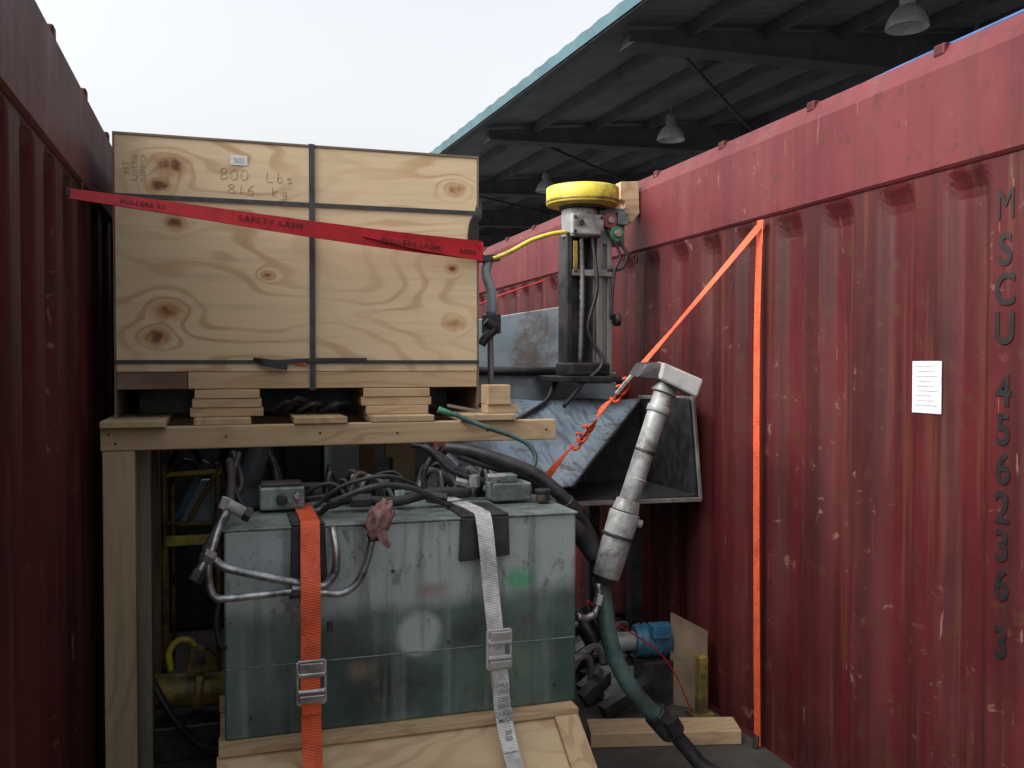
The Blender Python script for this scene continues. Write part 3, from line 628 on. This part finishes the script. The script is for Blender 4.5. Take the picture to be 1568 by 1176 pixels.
K.append(lathe('cap_rim',[(.171,.006),(.173,.008),(.173,.016),(.171,.018)],(1.60,4.0,.735),M['yellowd'],40))
K.append(cyl('side_gear_red',(1.71,3.93,.66),(1.71,3.96,.66),.036,M['fred'],n=16))
K.append(cyl('side_gear_shaft',(1.71,3.91,.66),(1.71,3.93,.66),.016,M['steel'],n=12))
K.append(cyl('side_valve_green',(1.745,3.93,.60),(1.745,3.97,.60),.038,M['greenb'],n=8))
K.append(cyl('side_valve_core',(1.745,3.915,.60),(1.745,3.93,.60),.018,M['steel'],n=12))
K.append(box('side_bracket',1.67,1.80,3.965,4.04,.55,.725,M['ggrey'],.006))
K.append(box('side_box',1.745,1.80,3.92,3.96,.64,.70,M['ggrey'],.006))
K.append(tube('side_hose',[(1.77,3.95,.56),(1.80,3.94,.50),(1.77,3.94,.44),(1.70,3.95,.43)],.008,M['black']))
K.append(tube('yellow_cable',[(1.50,3.95,.60),(1.42,3.94,.585),(1.32,3.93,.55),(1.22,3.93,.495),(1.15,3.95,.465)],.010,M['yellow']))
group('motor_mast',K)
group('wood_block',[prism('block',[(1.81,.865),(1.905,.872),(1.912,.72),(1.87,.672),(1.78,.69),(1.775,.70),(1.835,.745),(1.835,.77),(1.81,.78)],'xz',4.04,4.10,M['pinex'],.003)])

K=[]
top=V((1.415,2.8,-.105)); mid=V((1.278,2.8,-.49)); low=V((1.205,2.8,-.715)); ax=(low-top).normalized()
K.append(hexa('head_block',[(1.37,2.74,-.055),(1.50,2.72,-.118),(1.535,2.86,-.118),(1.42,2.88,-.055),(1.385,2.74,.000),(1.525,2.72,-.058),(1.545,2.86,-.055),(1.43,2.88,.006)],M['greyc'],.008))
K.append(hexa('head_bracket',[(1.315,2.80,-.05),(1.40,2.78,-.06),(1.43,2.9,-.05),(1.34,2.92,-.04),(1.35,2.8,-.005),(1.41,2.78,-.002),(1.43,2.9,.002),(1.37,2.92,.0)],M['dark'],.004))
K.append(cyl('neck',top+V((.012,0,.03)),top,.034,M['greyp'],.044,24))
K.append(cyl('rod_body',top,mid,.034,M['greyp'],.033,28))
K.append(cyl('collar_top',top-ax*-.045,top+ax*.07,.040,M['greyp'],n=28,bevel=.004))
K.append(cyl('collar_groove',top+ax*.20,top+ax*.212,.036,M['dark'],n=28))
K.append(cyl('weld_band',top+ax*.30,top+ax*.306,.036,M['greyp'],n=28))
K.append(cyl('collar_mid',mid-ax*.03,mid+ax*.01,.040,M['greyp'],.046,28))
K.append(cyl('lower_body',mid+ax*.012,low,.052,M['greyp'],.046,28,bevel=.004))
K.append(cyl('lower_ring',mid+ax*.09,mid+ax*.10,.055,M['dark'],n=28))
K.append(cyl('lower_boss',mid+ax*.05+V((.05,-.01,0)),mid+ax*.05+V((.068,-.015,-.006)),.014,M['greyp'],n=8))
K.append(cyl('end_cap',low,low+ax*.02,.044,M['dark'],.03,24))
K.append(tube('outlet_rod',[low+ax*.015+V((-.03,-.02,0)),(1.175,2.78,-.78),(1.16,2.78,-.82),(1.15,2.77,-.835)],.010,M['chrome'],4))
K.append(cyl('outlet_nut',(1.178,2.78,-.765),(1.168,2.78,-.80),.018,M['steel'],n=6))
K.append(tube('outlet_spout',[(1.155,2.775,-.83),(1.12,2.77,-.838),(1.09,2.765,-.828)],.012,M['chrome'],4))
K.append(tube('pressure_hose',[(.70,2.98,-.285),(.77,2.94,-.292),(.85,2.9,-.315),(.98,2.86,-.37),(1.09,2.84,-.468),(1.165,2.87,-.56),(1.205,2.88,-.64),(1.215,2.87,-.74)],.020,M['black'],8,16))
K.append(cyl('hose_ferrule',(1.08,2.842,-.46),(1.13,2.855,-.515),.026,M['dark'],n=16))
K.append(tube('pressure_hose_lower',[(1.215,2.87,-.73),(1.218,2.84,-.82),(1.222,2.82,-.90),(1.24,2.81,-.98),(1.275,2.80,-1.06),(1.33,2.80,-1.14),(1.40,2.80,-1.21)],.029,M['green'],8,16))
K.append(cyl('coupling',(1.385,2.80,-1.19),(1.455,2.80,-1.27),.044,M['dark'],n=8,bevel=.005))
K.append(cyl('coupling_b',(1.42,2.76,-1.20),(1.45,2.76,-1.25),.03,M['black'],n=8))
K.append(tube('hose_end',[(1.44,2.80,-1.25),(1.50,2.79,-1.32),(1.56,2.76,-1.39),(1.66,2.7,-1.43)],.026,M['black'],8,14))
K.append(tube('tank_side_pipe',[(1.02,2.8,-.50),(1.08,2.82,-.54),(1.14,2.86,-.58),(1.2,2.86,-.66)],.035,M['black'],8,14))
group('hydraulic_cylinder',K)

a=V((1.895,2.98,.505)); b=V((1.15,3.25,-.44))
K=[]
def L(t,dx=0,dz=0,dy=0): return a.lerp(b,t)+V((dx,dy,dz))
K.append(ribbon('upper_webbing',[L(0),L(.2,0,-.004),L(.4,0,-.004),L(.58)],[(0,.3,1),(.3,.6,1),(.6,.3,.8),(.3,.3,1)],.024,M['orange']))
K.append(ribbon('lower_webbing',[L(.58),L(.65,.006,0),L(.72,-.01,0),L(.8,.012,.0),L(.88,-.004,0),L(1)],[(.3,.3,1),(1,.3,0),(0,1,.6),(1,0,.4),(.2,1,0),(0,.3,1)],.030,M['orange']))
for i,t in enumerate((.61,.64,.80,.83)): K.append(tube(f'knot_{i+1}',[L(t,-.02,.01),L(t+.01,.0,.02,-.015),L(t+.02,.02,-.0),L(t+.03,0,-.02,-.012),L(t+.035,-.015,0)],.006,M['orange'],4,8))
K.append(beam('ratchet_handle',L(.565,.0,.01,-.01),L(.66,-.01,.0,-.01),.028,.014,M['steel']))
group('orange_tie_down_strap',K)
K=[ribbon('webbing',[(1.905,2.985,.53),(1.897,2.985,.30),(1.892,2.983,0),(1.893,2.981,-.5),(1.896,2.978,-1.0),(1.90,2.975,-1.44)],[(.25,-1,0)]*6,.030,M['orange']),
   cyl('floor_hook',(1.89,2.975,ZF),(1.90,2.975,-1.40),.012,M['dark'],n=8)]
group('orange_vertical_strap',K)

# ------------------------------------------------------------ floor items on the right
K=[hexa('plank',[(1.30,3.16,ZF),(1.86,3.02,ZF),(1.90,3.15,ZF),(1.34,3.30,ZF),(1.30,3.16,-1.395),(1.86,3.02,-1.395),(1.90,3.15,-1.395),(1.34,3.30,-1.395)],M['pinex'],.004)]
group('timber_dunnage',K)
K=[cyl('motor_casing',(1.66,3.55,-1.19),(1.84,3.52,-1.19),.068,M['blue'],n=24,bevel=.006)]
for i in range(6): K.append(cyl(f'cooling_fin_{i+1}',(1.68+i*.025,3.547-i*.004,-1.19),(1.686+i*.025,3.546-i*.004,-1.19),.075,M['blue'],n=24))
K+= [box('junction_box',1.70,1.78,3.44,3.50,-1.16,-1.10,M['blue'],.006),box('motor_foot',1.66,1.84,3.46,3.6,ZF,-1.26,M['dark'],.006),cyl('shaft_cover',(1.58,3.56,-1.19),(1.66,3.55,-1.19),.04,M['greyp'],n=20)]
group('blue_electric_motor',K)
K=[box('post',1.83,1.87,3.29,3.33,ZF,-1.20,M['yellowd'],.004),box('post_foot',1.80,1.89,3.27,3.36,-1.449,-1.43,M['yellowd'],.003)]
group('yellow_post',K)
K=[hexa('sheet',[(1.79,3.47,ZF),(1.905,3.36,ZF),(1.913,3.37,ZF),(1.80,3.48,ZF),(1.79,3.47,-1.06),(1.905,3.36,-1.12),(1.913,3.37,-1.12),(1.80,3.48,-1.06)],M['brownwood'],.001)]
group('plywood_offcut',K)
K=[]
for i in range(22):
    x=1.15+random.random()*.6; y=3.4+random.random()*1.0; z=ZF+.03
    t=random.choice([0,1,2])
    mt=M[random.choice(['dark','greyp','ggrey','black','dark','column'])]
    if t==0: K.append(cyl(f'scrap_pipe_{i+1}',(x,y,z),(x+.2*random.random()-.1,y+.1,z+.25*random.random()+.05),.02+random.random()*.03,mt,n=14))
    elif t==1: K.append(beam(f'scrap_bar_{i+1}',(x,y,z),(x+.22,y+.15*random.random(),z+.15*random.random()),.06,.05,mt))
    else: K.append(tube(f'scrap_hose_{i+1}',[(x,y,z),(x+.08,y-.03,z+.15),(x+.18,y,z+.16),(x+.22,y+.05,z)],.016,mt))
K.append(tube('red_cord',[(1.30,3.2,-.90),(1.42,3.2,-1.0),(1.60,3.25,-1.12),(1.72,3.3,-1.25),(1.80,3.3,-1.42)],.003,M['redweb']))
K.append(box('white_panel',1.52,1.70,3.55,3.6,-1.44,-1.30,M['greyp'],.006))
group('loose_machine_parts',K)

# ------------------------------------------------------------ ground, warehouse canopy
gm=bmesh.new(); vs=[gm.verts.new(p) for p in ((-400,-400,-1.605),(400,-400,-1.605),(400,400,-1.605),(-400,400,-1.605))]; gm.faces.new(vs)
obj_from_bm('ground',gm,M['asphalt'])
K=[]; th=R(3.5); ex=V((-math.sin(th),math.cos(th),0)); px=V((math.cos(th),math.sin(th),0)); O=V((4.96,0,0))
def W(a,c,z): return O+ex*a+px*c+V((0,0,z))
def slab(nm,a0,a1,c0,c1,z0a,z0b,t,mat,bev=0):
    return hexa(nm,[W(a0,c0,z0a),W(a1,c0,z0a),W(a1,c1,z0b),W(a0,c1,z0b),W(a0,c0,z0a+t),W(a1,c0,z0a+t),W(a1,c1,z0b+t),W(a0,c1,z0b+t)],mat,bev)
A0,A1=-14,62; sl=.115
bm=bmesh.new(); N=int((A1-A0)/.19); cs=[0,3,6,9,12]; rows=[]
for i in range(N*2+1):
    a_=A0+i*.095; dz=.022 if i%2 else 0
    rows.append([bm.verts.new(W(a_,c_,4.06+c_*sl+dz)) for c_ in cs])
for P_,Q_ in zip(rows,rows[1:]):
    for j in range(len(cs)-1): bm.faces.new([P_[j],P_[j+1],Q_[j+1],Q_[j]])
K.append(obj_from_bm('roof_sheet',bm,M['roofu']))
K.append(slab('roof_sheet_far_slope',A0,A1,12.01,24,4.06+12*sl,4.06,.02,M['roofu']))
bm=bmesh.new(); rows=[]
for i in range(int((A1-A0)/.25)+1):
    a_=A0+i*.25; dz=.02*(i%2)
    rows.append([bm.verts.new(W(a_,-.03,3.955)),bm.verts.new(W(a_,-.035,4.095+dz)),bm.verts.new(W(a_,.03,4.105+dz))])
for P_,Q_ in zip(rows,rows[1:]):
    for j in range(2): bm.faces.new([P_[j],P_[j+1],Q_[j+1],Q_[j]])
K.append(obj_from_bm('fascia',bm,M['teal']))
K.append(slab('eave_purlin',A0,A1,.0,.12,3.94,3.94,.10,M['rafter']))
for i in range(1,11):
    c_=i*1.15; K.append(slab(f'purlin_{i}',A0,A1,c_,c_+.07,3.90+c_*sl,3.90+c_*sl,.16,M['rafter']))
a_=-10.2; i=0
while a_<A1:
    i+=1
    K.append(hexa(f'rafter_{i}',[W(a_,.35,3.86),W(a_+.18,.35,3.86),W(a_+.18,12,4.0+.3),W(a_,12,4.0+.3),W(a_,.35,4.02),W(a_+.18,.35,4.02),W(a_+.18,12,4.0+12*sl),W(a_,12,4.0+12*sl)],M['rafter'],0))
    K.append(hexa(f'rafter_flange_{i}',[W(a_-.08,.35,3.835),W(a_+.26,.35,3.835),W(a_+.26,12,4.275),W(a_-.08,12,4.275),W(a_-.08,.35,3.858),W(a_+.26,.35,3.858),W(a_+.26,12,4.298),W(a_-.08,12,4.298)],M['rafter'],0))
    K.append(slab(f'column_{i}',a_-.05,a_+.23,21.5,21.8,-1.6,-1.6,5.9,M['rafter']))
    if i in (1,2,9,13): K.append(slab(f'column_front_{i}',a_-.05,a_+.23,.4,.7,-1.6,-1.6,5.4,M['rafter']))
    a_+=5.1
for k in range(8):
    a_=-5+k*5.1; K.append(beam(f'brace_{k+1}',W(a_+.3,1.2,4.06),W(a_+5.0,5.8,4.45),.05,.05,M['rafter']))
K.append(slab('back_wall',A0,A1,24,24.2,-1.6,-1.6,5.7,M['wallg']))
K.append(slab('end_wall',A1,A1+.2,.4,24,-1.6,-1.6,5.6,M['wallg']))
group('warehouse_canopy',K)
for (x,y) in ((7.43,8.67),(7.3,14.2),(6.85,19.3)):
    K=[]; z=3.80
    K.append(lathe('reflector',[(.235,0),(.240,.008),(.225,.07),(.19,.15),(.13,.22),(.085,.255),(.08,.26)],(x,y,z),M['alu']))
    K.append(lathe('reflector_inside',[(.230,.004),(.215,.07),(.18,.148),(.12,.218),(0,.24)],(x,y,z),M['alu']))
    K.append(lathe('housing',[(0,.25),(.085,.25),(.09,.27),(.09,.39),(.07,.43),(.03,.45),(0,.45)],(x,y,z),M['lampd'] if y>9 else M['alu']))
    K.append(tube('lamp_bulb',[(x,y,z+.22),(x,y,z+.12),(x,y,z+.04)],.05,M['paper']))
    K.append(cyl('rod',(x,y,z+.44),(x,y,z+.62),.012,M['lampd'],n=8))
    group('high_bay_lamp',K)

LIFT=1.605
for o in bpy.data.objects:
    if o.parent is None: o.location.z+=LIFT

# ------------------------------------------------------------ camera, sky, sun
cam=bpy.data.cameras.new('camera'); co=bpy.data.objects.new('camera',cam); col.objects.link(co)
cam.sensor_width=36; cam.lens=36*1400/1568; cam.clip_start=.05; cam.clip_end=1500
co.location=(0,0,LIFT); co.rotation_euler=(R(90-1.35),0,R(-17.4)); sc.camera=co

w=bpy.data.worlds.new('World'); sc.world=w; w.use_nodes=True; nt=w.node_tree
sky=nt.nodes.new('ShaderNodeTexSky'); sky.sky_type='NISHITA'; sky.sun_disc=False
el,az=R(42),R(-100)      # hazy sun to the left of the container
sky.sun_elevation=el; sky.sun_rotation=az; sky.dust_density=7; sky.air_density=1.2; sky.ozone_density=1
hs=nt.nodes.new('ShaderNodeHueSaturation'); hs.inputs['Saturation'].default_value=.18; hs.inputs['Value'].default_value=2.3
nt.links.new(sky.outputs[0],hs.inputs['Color']); nt.links.new(hs.outputs[0],nt.nodes['Background'].inputs[0])
nt.nodes['Background'].inputs[1].default_value=.15
sl_=bpy.data.lights.new('sun','SUN'); sl_.energy=.5; sl_.angle=R(30); sl_.color=(1,.97,.94)
so=bpy.data.objects.new('sun',sl_); col.objects.link(so)
dirv=V((math.sin(az)*math.cos(el),math.cos(az)*math.cos(el),math.sin(el)))
so.rotation_euler=dirv.to_track_quat('Z','Y').to_euler(); so.location=(0,0,20)
sc.view_settings.view_transform='Standard'; sc.view_settings.look='None'; sc.view_settings.exposure=0
